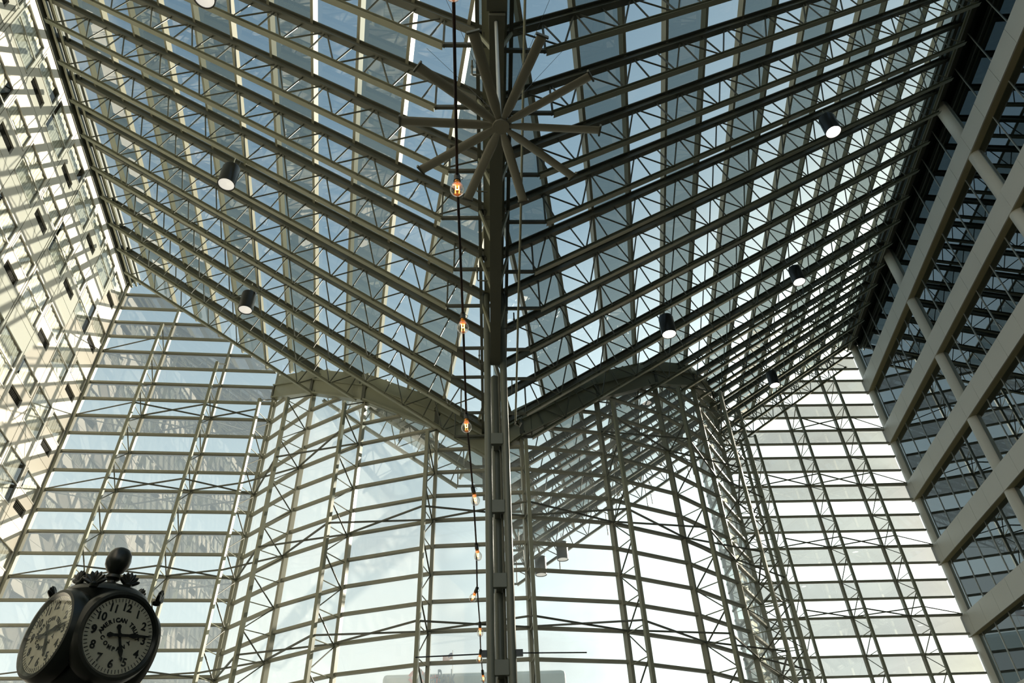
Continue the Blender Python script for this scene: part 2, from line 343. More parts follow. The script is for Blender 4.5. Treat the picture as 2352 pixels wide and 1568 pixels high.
# eaves channels along both walls
for s in 'LR':
    d = dd[s]; nw = (nWL if s == 'L' else -nWR); cw = cWL if s == 'L' else -cWR; side = 'left' if s == 'L' else 'right'
    r = thing('eaves_beam', tuple(nw*(cw+.2)+d*5), 'dark stepped steel gutter beam along the top of the %s' % ('white facade' if s == 'L' else 'office glazing'), 'beam')
    s0, s1 = 5.0, (LC[0]*dL[0]+LC[1]*dL[1] if s == 'L' else RC[0]*dR[0]+RC[1]*dR[1])
    for w, c, ww, hh, nm, mm in ((.05, 14.62, .12, .5, 'gutter', STEELD), (.30, 14.72, .16, .22, 'edge_channel', STEELD), (.22, 14.35, .08, .08, 'edge_pipe', STEEL), (.58, 14.80, .10, .16, 'edge_channel', STEELD)):
        if s == 'R': c -= .15
        p = nw*(cw+w)+d*s0; q = nw*(cw+w)+d*s1
        rod(nm, V3(p[0], p[1], zat(s, p[0], p[1], c)), V3(q[0], q[1], zat(s, q[0], q[1], c)), ww, hh, mm, r)
    zz = 28.25 if s == 'L' else 31.05
    rod('fascia_plate', V3(*(nw*(cw-.02)+d*s0)[:2], zz), V3(*(nw*(cw-.02)+d*s1)[:2], zz), .12, 1.15, STEELD, r)
    if s == 'R': rod('edge_trim', V3(*(nw*(cw+.08)+d*s0)[:2], 30.48), V3(*(nw*(cw+.08)+d*s1)[:2], 30.48), .06, .06, ALU, r)
    if s == 'L': rod('edge_pipe', V3(*(nw*(cw+.42)+d*s0)[:2], 28.0), V3(*(nw*(cw+.42)+d*s1)[:2], 28.0), .09, .09, STEEL, r)
# ---------------------------------------------------------------- valley girder
H0 = 15.0; gz = lambda y: H0-.129*y; YC = 17.25
r = thing('valley_girder', (X0, YF, gz(YF)), 'deep olive steel girder running down the middle of the roof to the column', 'girder')
e = V3(0, 1, -.129); up = V3(0, .128, .99)
rod('bottom_flange', (X0, YF-1, gz(YF-1)+.03), (X0, YC+.02, gz(YC)+.03), .31, .06, STEELD, r, 'box', up)
rod('web_plate', (X0, YF-1, gz(YF-1)+1.45), (X0, YC+.02, gz(YC)+1.45), .05, 2.8, STEELD, r, 'box', up)
rod('top_flange', (X0, YF-1, gz(YF-1)+2.9), (X0, YC+.3, gz(YC)+2.9), .62, .07, STEEL, r, 'box', up)
rod('splice_block', (X0, 6.55, gz(6.55)+.05), (X0, 6.95, gz(6.95)+.05), .42, .16, STEELD, r, 'box', up)
for sg in (-1, 1):
    rod('side_rail', (X0+sg*.42, YF-1, 18.2-.132*(YF-1)-.25), (X0+sg*.42, 29.2 if sg < 0 else 37.8, 18.2-.132*(29.2 if sg < 0 else 37.8)-.25), .10, .16, STEELD, r, 'box', up)
for i in range(9):
    y = 6.3+1.715*i
    if y > YC-.5: break
    for sg in (-1, 1):
        rod('knee_rod', (X0+sg*.06, y, gz(y)+.5), (X0+sg*.42, y+.75, gz(y)+2.7), .07, .07, STEEL, r)
# ---------------------------------------------------------------- central column
r = thing('column', (X0, YC, FLOOR), 'triple-tube olive steel column with box plates rising to the roof girder', 'column')
for sg in (-1, 1):
    b = MB(); b.tube([(X0+sg*.245, YC, FLOOR), (X0+sg*.245, YC, 15.7)], .105, 20); b.build('tube', COLM, r, True)
    rod('top_bracket', (X0+sg*.40, YC, 14.9), (X0+sg*.40, YC, 15.75), .12, .10, COLM, r, 'box', (1, 0, 0))
b = MB(); b.tube([(X0-.02, YC+.42, FLOOR), (X0-.02, YC+.42, 12.6)], .115, 20); b.build('tube', COLM, r, True)
b = MB(); b.tube([(X0+.11, YC+.30, FLOOR), (X0+.11, YC+.30, 12.6)], .035, 10); b.build('rain_pipe', STEELD, r, True)
for z0, z1 in ((9.96, 10.31), (7.9, 8.26), (5.93, 6.29), (3.93, 4.27), (1.93, 2.27), (-.07, .27)):
    b = MB(); b.box((X0, YC-.02, (z0+z1)/2), .34, .14, z1-z0); b.box((X0-.02, YC+.2, (z0+z1)/2), .16, .34, z1-z0); b.build('box_plate', COLM, r, bevel=.01)
for sg in (-1, 1):
    rod('cable_arm', (X0+sg*.35, YC, 4.42), (X0+sg*2.0, YC+.05, 4.40), .035, .03, BLACK, r, 'cyl'); rod('arm_clamp', (X0+sg*.34, YC, 4.42), (X0+sg*.50, YC, 4.42), .11, .14, BLACK, r)
# ---------------------------------------------------------------- bay lintel
CL_ = {'L': 13.72, 'R': 13.62}
for i in range(len(BAY)-1):
    segs = [(BAY[i], BAY[i+1])]
    if BAY[i][0] < X0 < BAY[i+1][0]: segs = [(BAY[i], (X0, yb)), ((X0, yb), BAY[i+1])]
    r = thing('lintel_beam', (*BAY[i], ztop(*BAY[i], CL_)), 'olive steel box lintel over the %s facet of the glass bay from the left' % ordn(i+1), 'beam', 'lintel beams over the curved bay')
    for a, c in segs:
        mid = ((a[0]+c[0])/2, (a[1]+c[1])/2); s = 'L' if mid[0] < X0 else 'R'
        d = V3(c[0]-a[0], c[1]-a[1], 0); d /= np.linalg.norm(d); inn = V3(d[1], -d[0], 0)
        a_, c_ = V3(*a, 0)+inn*.16, V3(*c, 0)+inn*.16
        za, zc2 = zat(s, *a, CL_[s]), zat(s, *c, CL_[s])
        P0, P1 = V3(a_[0], a_[1], za), V3(c_[0], c_[1], zc2)
        for off, ww, hh, nm in ((.05, .42, .06, 'bottom_flange'), (.42, .22, .72, 'web_box'), (.80, .46, .06, 'top_flange'), (1.12, .12, .6, 'upper_plate')):
            rod(nm, P0+V3(0, 0, off), P1+V3(0, 0, off), ww, hh, STEEL, r, 'box', (0, 0, 1))
        rod('splice_plate', P0+inn*.13-d*.02+V3(0, 0, .1), P0+inn*.13-d*.02+V3(0, 0, .78), .16, .05, STEELD, r, 'box', inn)
# ---------------------------------------------------------------- curtain walls
def top_of(x, y): return ztop(x, y, GL)
def wall(idx, P0, P1, rows, parity, label, muls, clear=GCLEAR, split=None):
    """vertical glass wall from P0 to P1 in plan. rows: list of z; parity z->opaque; muls: fractions with mullions"""
    P0, P1 = V3(*P0, 0), V3(*P1, 0); Ln = np.linalg.norm(P1-P0); d = (P1-P0)/Ln; inn = V3(d[1], -d[0], 0)
    r = thing('window_%d' % idx, tuple(P0+V3(0, 0, FLOOR)), label, 'glass wall', None, 'structure')
    us = [0, Ln] if split is None else [0, split, Ln]
    tp = [(u, top_of(*(P0+d*u)[:2])) for u in us]
    def topz(u):
        for i in range(len(tp)-1):
            if u <= tp[i+1][0]+1e-6: return tp[i][1]+(tp[i+1][1]-tp[i][1])*(u-tp[i][0])/(tp[i+1][0]-tp[i][0])
        return tp[-1][1]
    full = [(0, FLOOR), (Ln, FLOOR)]+[(u, z) for u, z in reversed(tp)]
    to3 = lambda p: P0+d*p[0]+V3(0, 0, p[1])
    zr = sorted(rows); zr = [FLOOR]+[z for z in zr if z > FLOOR+.3]+[40]
    gm = {True: MB(), False: MB()}
    for z0, z1 in zip(zr[:-1], zr[1:]):
        pl = clip(clip([np.array(p, float) for p in full], V3(0, -1)[:2], -z0), V3(0, 1)[:2], z1)
        if len(pl) >= 3: gm[bool(parity((z0+z1)/2))].poly([to3(p) for p in pl])
    for k, nm in ((False, 'clear_panes'), (True, 'coated_panes')):
        if gm[k].f: gm[k].build(nm, clear if not k else GTINTW, r)
    for z in zr[1:-1]:      # transoms
        uu = [u for u in np.linspace(0, Ln, 60) if topz(u) > z]
        if len(uu) < 2: continue
        rod('transom', to3((uu[0], z))+inn*.06, to3((uu[-1], z))+inn*.06, .16, .10, FRAMED, r, 'box')
    for f in muls:
        u = f*Ln; rod('mullion', to3((u, FLOOR))+inn*.09, to3((u, topz(u)-.05))+inn*.09, .13, .22, FRAMED, r, 'box', inn)
    return d, inn
# bay: rows at 15.08 + k
rb = [15.08+k for k in range(-17, 12)]
never = lambda z: False
MAST = []       # (plan point, inward dir, level0, label)
dirs = []
for i in range(len(BAY)-1):
    sp_ = None
    if BAY[i][0] < X0 < BAY[i+1][0]: sp_ = np.hypot(X0-BAY[i][0], yb-BAY[i][1])
    d, inn = wall(3+i, BAY[i], BAY[i+1], rb, never, 'clear glass facet of the curved bay, %s from the left' % ordn(i+1), [0] if i else [0], GBAY, sp_)
    dirs.append(inn)
rl = [15.22+k for k in range(-17, 13)]; par_l = lambda z: int(math.floor(z-15.22)) % 2 == 1
rr = [15.60+1.01*k for k in range(-18, 16)]; par_r = lambda z: int(math.floor((z-15.60)/1.01)) % 2 == 1
LFx = [-17.03, -13.74]; RFx = [17.1, 20.4, 23.65]
fl = lambda x: (x-LC[0])/(BAY[0][0]-LC[0])
wall(20, LC, BAY[0], rl, par_l, 'flat glass wall beside the white facade with clear and mirrored rows', [0.012]+[fl(x) for x in LFx]+[.985])
fr_ = lambda x: (x-BAY[-1][0])/(RC[0]-BAY[-1][0])
wall(21, BAY[-1], RC, rr, par_r, 'flat glass wall beside the office building with clear and greyish rows', [0.01]+[fr_(x) for x in RFx])
MR = []
yl = lambda x: LC[1]+(BAY[0][1]-LC[1])*fl(x)
for x in LFx: MR.append((x, yl(x), V3(.085, -.996, 0), 15.22))
for i in range(len(BAY)):
    if i == 0: inn = V3(-.25, -.97, 0)
    elif i == len(BAY)-1: inn = V3(.5, -.87, 0)
    else: inn = dirs[i-1]+dirs[i]
    inn = inn/np.linalg.norm(inn); MR.append((BAY[i][0], BAY[i][1], inn, 15.08))
for x in RFx: MR.append((x, 39.82, V3(0, -1, 0), 15.60))
nm_ = len(MR); CH = []
for i, (x, y, inn, lv) in enumerate(MR):
    off = 1.4 if lv != 15.60 else 1.75; st = 1.0 if lv != 15.60 else 1.01
    base = V3(x, y, 0)+inn*.2; ch = V3(x, y, 0)+inn*off
    zt = ztop(x, y, CL_)-.05; zc_ = min(ztop(ch[0], ch[1], BC)-.5, zt-.75)
    if i in (2, 3, 4, 5, 6, 7, 8, 9): pass
    lab = ('flat wall beside the white facade' if i < 2 else 'flat wall beside the offices' if lv == 15.60 else 'curved bay')
    r = thing('mast_truss', tuple(ch+V3(0, 0, FLOOR)), 'slim laced steel mast inside the %s, %s from the left' % (lab, ordn(i+1)), 'mast', 'laced masts behind the glass walls')
    rod('chord', ch+V3(0, 0, FLOOR), ch+V3(0, 0, zc_), .13, .15, STEEL, r, 'box', inn)
    rod('head_stay', ch+V3(0, 0, zc_-.1), base+V3(0, 0, zt), .06, .06, STEELD, r, 'cyl')
    ks = [k for k in range(-17, 16) if FLOOR+.5 < lv+st*k < zc_]
    for k in ks:
        z = lv+st*k; zo = z-.12
        rod('strut', ch+V3(0, 0, zo), base+V3(0, 0, zo), .04, .04, STEEL, r, 'cyl')
        if k % 2 == 0:
            if z+st < zc_+.2: rod('lacing_rod', base+V3(0, 0, zo), ch+V3(0, 0, zo+st), .055, .055, STEELD, r, 'cyl')
            if z-st > FLOOR: rod('lacing_rod', base+V3(0, 0, zo), ch+V3(0, 0, zo-st), .045, .045, STEELD, r, 'cyl')
    CH.append((base, ch, lv, st, zc_, zt, r))
for i in range(nm_-1):      # horizontal cross ties at every fourth row
    b0, c0, lv, st, zc0, _, r = CH[i]; b1, c1, lv1, st1, zc1, _, _r = CH[i+1]
    if lv == 15.60 or lv1 != 15.60:
        ks = [k for k in range(-16, 16, 4) if FLOOR+.6 < lv+st*k < min(zc0, zc1)+.6]
        if not ks: continue
        for k in ks:
            z = lv+st*k; z1 = lv1+st1*k
            rod('tie_bar', b0+V3(0, 0, z), c1+V3(0, 0, z1), .07, .05, STEELD, r); rod('tie_bar', c0+V3(0, 0, z-.02), b1+V3(0, 0, z1-.02), .07, .05, STEELD, r)
# last bay to the office wall and to the white facade
r = CH[-1][-1]; b0, c0 = CH[-1][:2]
for k in (-12, -8, -4, 0, 4, 8):
    z = 15.6+1.01*k; e_ = V3(RC[0]-.1, RC[1]-.3, z); rod('tie_bar', b0+V3(0, 0, z), e_, .06, .04, STEELD, r); rod('tie_bar', c0+V3(0, 0, z), e_, .04, .04, STEELD, r)
r = CH[0][-1]; b0, c0 = CH[0][:2]
for k in (-12, -8, -4, 0, 4, 8):
    z = 15.22+k; e_ = V3(LC[0]+.25, LC[1]-.15, z); rod('tie_bar', c0+V3(0, 0, z), e_, .05, .04, STEELD, r)
# ---------------------------------------------------------------- left building (white facade)
SL1 = float(V3(*LC, 0)@dL)
def fp(s_, z, o=0.0): return nWL*(cWL+o)+dL*s_+V3(0, 0, z)      # o>0 towards the atrium
floors = [25.50-3.005*f for f in range(8)]
ZB, ZT = 3.2, 27.75; S0 = 3.2
opens = []
for zf in floors:
    for k in range(-3, 4):
        a = 16.14+4.19*k
        if a > S0+.1 and a+1.93 < SL1: opens.append(('tall', a, a+1.93, zf-.1, zf+1.76))
        if a+4.1 < SL1+.05 and a+2.15 > S0: opens.append(('short', a+2.15, min(a+4.04, SL1-.06), zf+.86, zf+1.76)); opens.append(('grille', a+2.33, a+3.57, zf, zf+.42))
r = thing('wall_left', tuple(fp(S0, FLOOR)), 'white panelled hotel facade with windows and dark grilles', 'wall', None, 'structure')
b = MB(); sb = sorted({S0, SL1}|{o[1] for o in opens}|{o[2] for o in opens}); zb = sorted({ZB, ZT}|{o[3] for o in opens}|{o[4] for o in opens})
for i in range(len(sb)-1):
    sm = (sb[i]+sb[i+1])/2; run = None
    for j in range(len(zb)):
        solid = j < len(zb)-1 and not any(o[1] < sm < o[2] and o[3] < (zb[j]+zb[j+1])/2 < o[4] for o in opens)
        if solid and run is None: run = zb[j]
        if not solid and run is not None:
            b.poly([fp(sb[i], run), fp(sb[i+1], run), fp(sb[i+1], zb[j]), fp(sb[i], zb[j])]); run = None
for o in opens:      # reveals
    D = -.09 if o[0] != 'grille' else -.14; q = [(o[1], o[3]), (o[2], o[3]), (o[2], o[4]), (o[1], o[4])]
    for i in range(4):
        u, v = q[i], q[(i+1) % 4]; b.poly([fp(*u), fp(*v), fp(*v, D), fp(*u, D)])
b.poly([fp(-30, FLOOR), fp(SL1, FLOOR), fp(SL1, ZB), fp(-30, ZB)]); b.poly([fp(-30, ZB), fp(S0, ZB), fp(S0, ZT), fp(-30, ZT)])
b.poly([fp(-30, ZT), fp(SL1, ZT), fp(SL1, ZT, -1), fp(-30, ZT, -1)])
b.poly([fp(SL1, FLOOR), fp(SL1, FLOOR, -12), fp(SL1, ZT, -12), fp(SL1, ZT)])
b.build('panel_skin', WHITE, r)
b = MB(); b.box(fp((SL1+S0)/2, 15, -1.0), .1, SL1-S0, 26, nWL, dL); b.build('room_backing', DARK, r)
b = MB()
for k in range(-3, 5):
    for ds in (2.06, 4.17):
        s_ = 16.14+4.19*k+ds
        if S0 < s_ < SL1: b.box(fp(s_, (ZB+ZT)/2, .004), .008, .022, ZT-ZB, nWL, dL)
for s_ in (7.35, 15.88, 24.42):
    for q in (-.07, .07): b.box(fp(s_+q, (ZB+ZT)/2, .006), .012, .03, ZT-ZB, nWL, dL)
for zf in floors: b.box(fp((S0+SL1)/2, zf-.42, .003), .006, SL1-S0, .012, nWL, dL)
b.build('panel_joints', JOINT, r)
flo = {round(z, 2): i for i, z in enumerate(floors)}
cw_ = {}
for o in sorted(opens, key=lambda q: -q[1]):
    kind, a, c, z0, z1 = o
    fi = int(round((25.5-(z0 if kind == 'grille' else z0-(.86 if kind == 'short' else -.1)))/3.005)); key = (kind, fi); cw_[key] = cw_.get(key, 0)+1; col = cw_[key]
    where = '%s row from the top, %s from the far corner' % (ordn(fi+1), ordn(col))
    if kind == 'grille':
        g = thing('vent_grille', tuple(fp((a+c)/2, z0)), 'dark grille in the white facade, '+where, 'grille', 'dark grilles in the white facade')
        MB().box(fp((a+c)/2, (z0+z1)/2, -.12), .02, c-a, z1-z0, nWL, dL).build('back_panel', GRIL, g)
        m_ = MB()
        for q in range(6): m_.box(fp((a+c)/2, z0+.035+q*.07, -.09), .04, c-a-.02, .012, nWL, dL)
        m_.build('louvres', GRIL, g)
        continue
    g = thing('hotel_window', tuple(fp((a+c)/2, z0)), '%s, %s' % ('tall curtained window with a transom' if kind == 'tall' else 'short curtained window over a grille', where), 'window', 'windows of the white facade')
    fm = MB(); t_ = .055
    for u0, u1, v0, v1 in ((a, a+t_, z0, z1), (c-t_, c, z0, z1), (a, c, z0, z0+t_), (a, c, z1-t_, z1)): fm.box(fp((u0+u1)/2, (v0+v1)/2, -.005), .05, u1-u0, v1-v0, nWL, dL)
    if kind == 'tall': fm.box(fp((a+c)/2, z0+.92, -.01), .05, c-a, .06, nWL, dL)
    fm.build('window_frame', REVEAL, g)
    MB().poly([fp(a, z0, -.03), fp(c, z0, -.03), fp(c, z1, -.03), fp(a, z1, -.03)]).build('pane', GHOT, g)
    # pleated curtain, open by a varying amount
    rr_ = random.Random(int(a*10)*31+fi*7); w_ = (c-a)*rr_.choice((.8, 1.0, 1.0, 1.0)); st_ = a if rr_.random() < .5 else c-w_
    nn_ = int(w_/.09); m_ = MB(); pr = None
    for q in range(nn_+1):
        u = st_+w_*q/nn_; dp = -.085+.016*sin(q*1.6+rr_.random())
        cur = (fp(u, z0, dp), fp(u, z1, dp*1.0))
        if pr: m_.poly([pr[0], cur[0], cur[1], pr[1]])
        pr = cur
    m_.build('curtain', CURT, g, True)
# ---------------------------------------------------------------- right building (offices)
SR1 = 44.3
def fq(s_, z, o=0.0): return nWR*(cWR+o)+dR*s_+V3(0, 0, z)      # o>0 away from the atrium
tops = [27.85-4.08*k for k in range(8)]
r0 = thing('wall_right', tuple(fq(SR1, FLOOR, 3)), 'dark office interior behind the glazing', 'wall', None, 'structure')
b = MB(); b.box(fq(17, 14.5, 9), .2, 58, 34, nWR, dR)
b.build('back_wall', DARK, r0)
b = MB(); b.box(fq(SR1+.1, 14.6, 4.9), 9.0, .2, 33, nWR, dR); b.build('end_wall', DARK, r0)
for k, z in enumerate(tops):
    nmk = ordn(k+1)
    f = thing('trim_%d' % (10+k), tuple(fq(SR1, z-1.12)), 'long pale grey fascia band of the office building, %s from the top' % nmk, 'fascia', 'office fascia bands', 'structure')
    b = MB(); x = SR1; gap = .018; sj = [SR1]+[43.30-1.8*q for q in range(0, 40)]
    for u1, u0 in zip(sj[:-1], sj[1:]):
        if u0 < -25: break
        b.box(fq((u0+u1)/2, z-.56, .03), .06, u1-u0-gap, 1.12, nWR, dR)
    b.box(fq(SR1+.02, z-.56, .2), .4, .05, 1.12, nWR, dR)
    b.build('panels', FASC, f)
    MB().box(fq(10, z-.56, .12), .08, 68, 1.10, nWR, dR).build('backing', FGAP, f)
    MB().box(fq(10, z-1.09, .22), .36, 68, .05, nWR, dR).build('soffit', SOFF, f)
    MB().box(fq(10, z-.56, 4.6), 8.4, 68, 1.0, nWR, dR).build('floor_slab', CEIL, f)
    # glazing storey above this band
    z0, z1 = z, (z+2.97 if k else 30.75)
    wnd = thing('window_%d' % (30+k), tuple(fq(SR1, z0, .33)), 'dark office glazing above the %s fascia band from the top' % nmk, 'window', 'office storey glazing', 'structure')
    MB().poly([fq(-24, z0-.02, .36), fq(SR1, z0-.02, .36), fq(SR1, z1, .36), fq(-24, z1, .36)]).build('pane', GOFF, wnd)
    for q in range(0, 34):
        s_ = 43.30-1.8*q
        if s_ < -14: break
        rod('mullion', fq(s_, z0, .34), fq(s_, z1, .34), .022, .04, ALU, wnd, 'box', nWR)
    # columns on this storey
    for j, s_ in enumerate((44.15, 34.35, 23.85, 13.35, 2.85)):
        p0 = fq(s_, z0-.05, .36 if j else .42); p1 = fq(s_, z1+.02, .36 if j else .42)
        b = MB(); b.tube([p0, p1], .33, 28)
        o = b.build('round_column', RCOL, None, True)
        tag(o, 'round pale office column above the %s fascia band, %s back from the glass-wall corner' % (nmk, ordn(j+1)), 'column', 'round office columns')
MB().box(fq(10, 31.2, 4.6), 9.4, 68, .8, nWR, dR).build('roof_slab', CEIL, r0)
# ---------------------------------------------------------------- floor, ground, rear
tag(MB().poly([(-60, -40, FLOOR), (60, -40, FLOOR), (60, 60, FLOOR), (-60, 60, FLOOR)]).build('floor', FLOORM), 'dull stone atrium floor', 'floor', None, 'structure')
tag(MB().poly([(-900, -900, FLOOR-.3), (900, -900, FLOOR-.3), (900, 900, FLOOR-.3), (-900, 900, FLOOR-.3)]).build('ground', GRND), 'grey city ground outside the atrium', 'ground', None, 'structure')
tag(MB().box((0, -14, 2.7), 60, .4, 8.6).build('rear_light_block', DARK), 'unseen dark low wall added behind the viewer to block light', 'wall', None, 'structure')  # out of view, added to keep the ambient light in the atrium low
# ---------------------------------------------------------------- ceiling fan
zf_ = None
yF = 6.75; zt_ = gz(yF)-.02
dF = 7.12; # depth of rod
yF = dF; zt_ = gz(yF); zF = 1.462*yF
r = thing('ceiling_fan', (X0, yF, zF), 'huge ten-bladed grey ceiling fan hanging under the roof girder', 'fan')
MB().tube([(X0-.02, yF, zF+.1), (X0-.02, yF, zt_)], .035, 14).build('downrod', ALU, r, True)
MB().box((X0, yF, zt_-.05), .34, .3, .10).build('mount_plate', STEELD, r, bevel=.01)
MB().lathe((X0, yF, zF-.05), [(0, 0), (.145, 0), (.15, .02), (.15, .07), (.12, .10), (.10, .22), (0, .22)], 32).build('hub', FANM, r, True)
MB().lathe((X0, yF, zF-.0), [(.15, .0), (.165, .0), (.165, .07), (.15, .07)], 32).build('hub_ring', STEELD, r, True)
FR = 1.72
for k in range(10):
    th = 2*PI*k/10+rad(3.0); d = V3(cos(th), sin(th), 0); a = V3(-sin(th), cos(th), 0)
    b = MB(); n_ = 8; prof = []
    for q in range(12):
        ph = 2*PI*q/12; prof.append((.085*cos(ph), .022*sin(ph)+.012*cos(ph)))
    vs = []
    for rr_ in (.15, .4, 1.0, FR):
        for u, v in prof: vs.append(V3(X0, yF, zF)+d*rr_+a*u*(1 if rr_ > .2 else .6)+V3(0, 0, v))
    fs = [(i*12+j, i*12+(j+1) % 12, (i+1)*12+(j+1) % 12, (i+1)*12+j) for i in range(3) for j in range(12)]+[tuple(range(36, 48))]
    b.add(vs, fs); bl = b.build('blade', FANM, r, True)
    c = V3(X0, yF, zF)+d*(FR+.01); MB().box(c, .03, .21, .06, d, a).build('winglet', STEELD, bl)
for k in range(4):
    th = rad(45+90*k); rod('guy_wire', (X0, yF, zF+.25), (X0+2.2*cos(th), yF+1.6*sin(th), zF+4.6), .008, .008, BLACK, r, 'cyl')
# ---------------------------------------------------------------- lamps
def Wd(p):
    d = (p[0]-1176)*Rt-(p[1]-784)*Up+FPX*Fw; return d/np.linalg.norm(d)
LP = [(V3(-8.95, 15.89, 19.72), False, 'left slope above the middle, the nearer of two'), (V3(-10.05, 22.43, 19.63), False, 'left slope, the farther of two'),
      (V3(13.51, 15.72, 22.6), True, 'right slope, nearest to the viewer and beside the offices'), (V3(15.17, 24.18, 22.65), True, 'right slope, second nearest to the office building'),
      (V3(7.53, 21.95, 17.7), True, 'right slope, closest to the central column'), (V3(16.8, 32.9, 22.65), True, 'right slope, farthest over the flat glass wall'), (V3(-7.6, 9.35, 19.55), False, 'left slope at the top edge of the picture'),
      (V3(3.94, 35.29, 13.54), False, 'outdoor roof beyond the bay, right of the two'), (V3(2.76, 35.21, 12.74), False, 'outdoor roof beyond the bay, left of the two')]
for p, lit, wh in LP:
    r = thing('downlight', tuple(p), 'black cylindrical pendant downlight under the '+wh, 'lamp', 'cylinder downlights under the roof')
    MB().lathe(p, [(.265, .03), (.27, 0), (.30, 0), (.30, .85), (.28, .92), (.05, .94), (0, .94)], 32).build('housing', LAMPB, r, True)
    MB().lathe(p, [(0, .07), (.1, .055), (.2, .04), (.266, .03)], 32).build('lens', LENS if lit else LENSD, r, True)
    s = 'L' if p[0] < 0 else 'R'; zt2 = max(zat(s, p[0], p[1], BC[s]), p[2]+1.1)
    MB().tube([p+V3(0, 0, .93), V3(p[0], p[1], zt2+.3)], .02, 8).build('stem', STEEL, r, True)
    MB().tube([p+V3(.2, 0, .93), V3(p[0]+.25, p[1], zt2+.1), V3(p[0], p[1], zt2+.35)], .008, 6).build('cable', BLACK, r, True)
    if lit:
        l = bpy.data.lights.new('downlight_beam', 'SPOT'); l.energy = 250; l.spot_size = rad(60); l.shadow_soft_size = .2; l.color = (1, .9, .75)
        lo = bpy.data.objects.new('beam', l); C.objects.link(lo); lo.parent = r; lo.location = (0, 0, -.05)
# ---------------------------------------------------------------- string of bulbs
BP = [(1042, -14), (1052, 430), (1065, 745), (1072, 973), (1093, 1142), (1098, 1266), (1086, 1362), (1103, 1443), (1101, 1507), (1111, 1555)]
SO = [(1041, -45), (1050, 405), (1063, 722), (1071, 952), (1086, 1120), (1094, 1250), (1096, 1350), (1102, 1430), (1104, 1493), (1108, 1540)]
cp = [(1034, -60), (1050, 400), (1062, 718), (1072, 950), (1084, 1118), (1092, 1247), (1098, 1350), (1102, 1428), (1105, 1492), (1108, 1537), (1114, 1600)]
w = Wd(SO[1]); P1 = w*(3.45/(w@Fw)); pos = {1: P1}; Ls = 0.92
for i in range(2, 10):
    w = Wd(SO[i]); pp = w@pos[i-1]; pos[i] = w*(pp+math.sqrt(max(pp*pp-(pos[i-1]@pos[i-1]-Ls*Ls), 0)))
w = Wd(SO[0]); pp = w@P1; pos[0] = w*(pp-math.sqrt(max(pp*pp-(P1@P1-Ls*Ls), 0))) if pp*pp-(P1@P1-Ls*Ls) > 0 else w*2.9
pts = [pos[0]+(pos[0]-pos[1])*.8]+[pos[i] for i in range(10)]+[pos[9]+(pos[9]-pos[8])*1.0]
r = thing('hanging_cable', tuple(pts[-1]), 'thin brown flex carrying a string of bulbs beside the column', 'cord')
MB().tube(pts, .0075, 8).build('flex', CORD, r, True)
for i in range(10):
    s0 = pos[i]; dp = s0@Fw; tgt = Wd(BP[i]); tgt = tgt*(dp*1.0/(tgt@Fw))
    ax = tgt-s0; off_ = np.linalg.norm(ax)
    if i in (0, 1, 2, 3): ax = V3(0.02, -.01, -1)      # hangs straight down towards the viewer
    else: ax = ax+V3(0, 0, -.045)
    ax /= np.linalg.norm(ax)
    g = thing('light_bulb', tuple(s0), 'clear filament bulb on the hanging cord, %s from the top of the picture' % ordn(i+1), 'bulb', 'bulbs of the string light')
    MB().lathe(s0-ax*.012, [(0, 0), (.013, 0), (.016, .01), (.016, .045), (.018, .05), (0, .05)], 16, ax).build('socket', SOCK, g, True)
    MB().lathe(s0+ax*.036, [(.0150, 0), (.0150, .014), (.012, .018)], 16, ax).build('cap', COPP, g, True)
    MB().lathe(s0+ax*.05, [(.013, 0), (.016, .008), (.026, .022), (.034, .040), (.0355, .052), (.033, .066), (.024, .079), (.012, .086), (0, .088)], 20, ax).build('glass_globe', AMB, g, True)
    MB().lathe(s0+ax*.05, [(.0125, 0), (.017, .010), (.014, .020), (.006, .026), (0, .028)], 14, ax).build('halo_stem', STEM, g, True)
    sx = np.cross(ax, V3(0, 1, .3)); sx /= np.linalg.norm(sx)
    fm = MB(); q0 = s0+ax*.074
    for u in (-.007, .007): fm.tube([q0+sx*u, q0+sx*u+ax*.028], .0028, 6)
    fm.tube([q0-sx*.007+ax*.028, q0+sx*.007+ax*.028], .0028, 6); fm.build('filament', FIL, g)
    MB().tube([s0+sx*.016+ax*.0, s0+sx*.03+ax*.012, s0+sx*.022+ax*.03], .0015, 6).build('clip', SOCK, g)
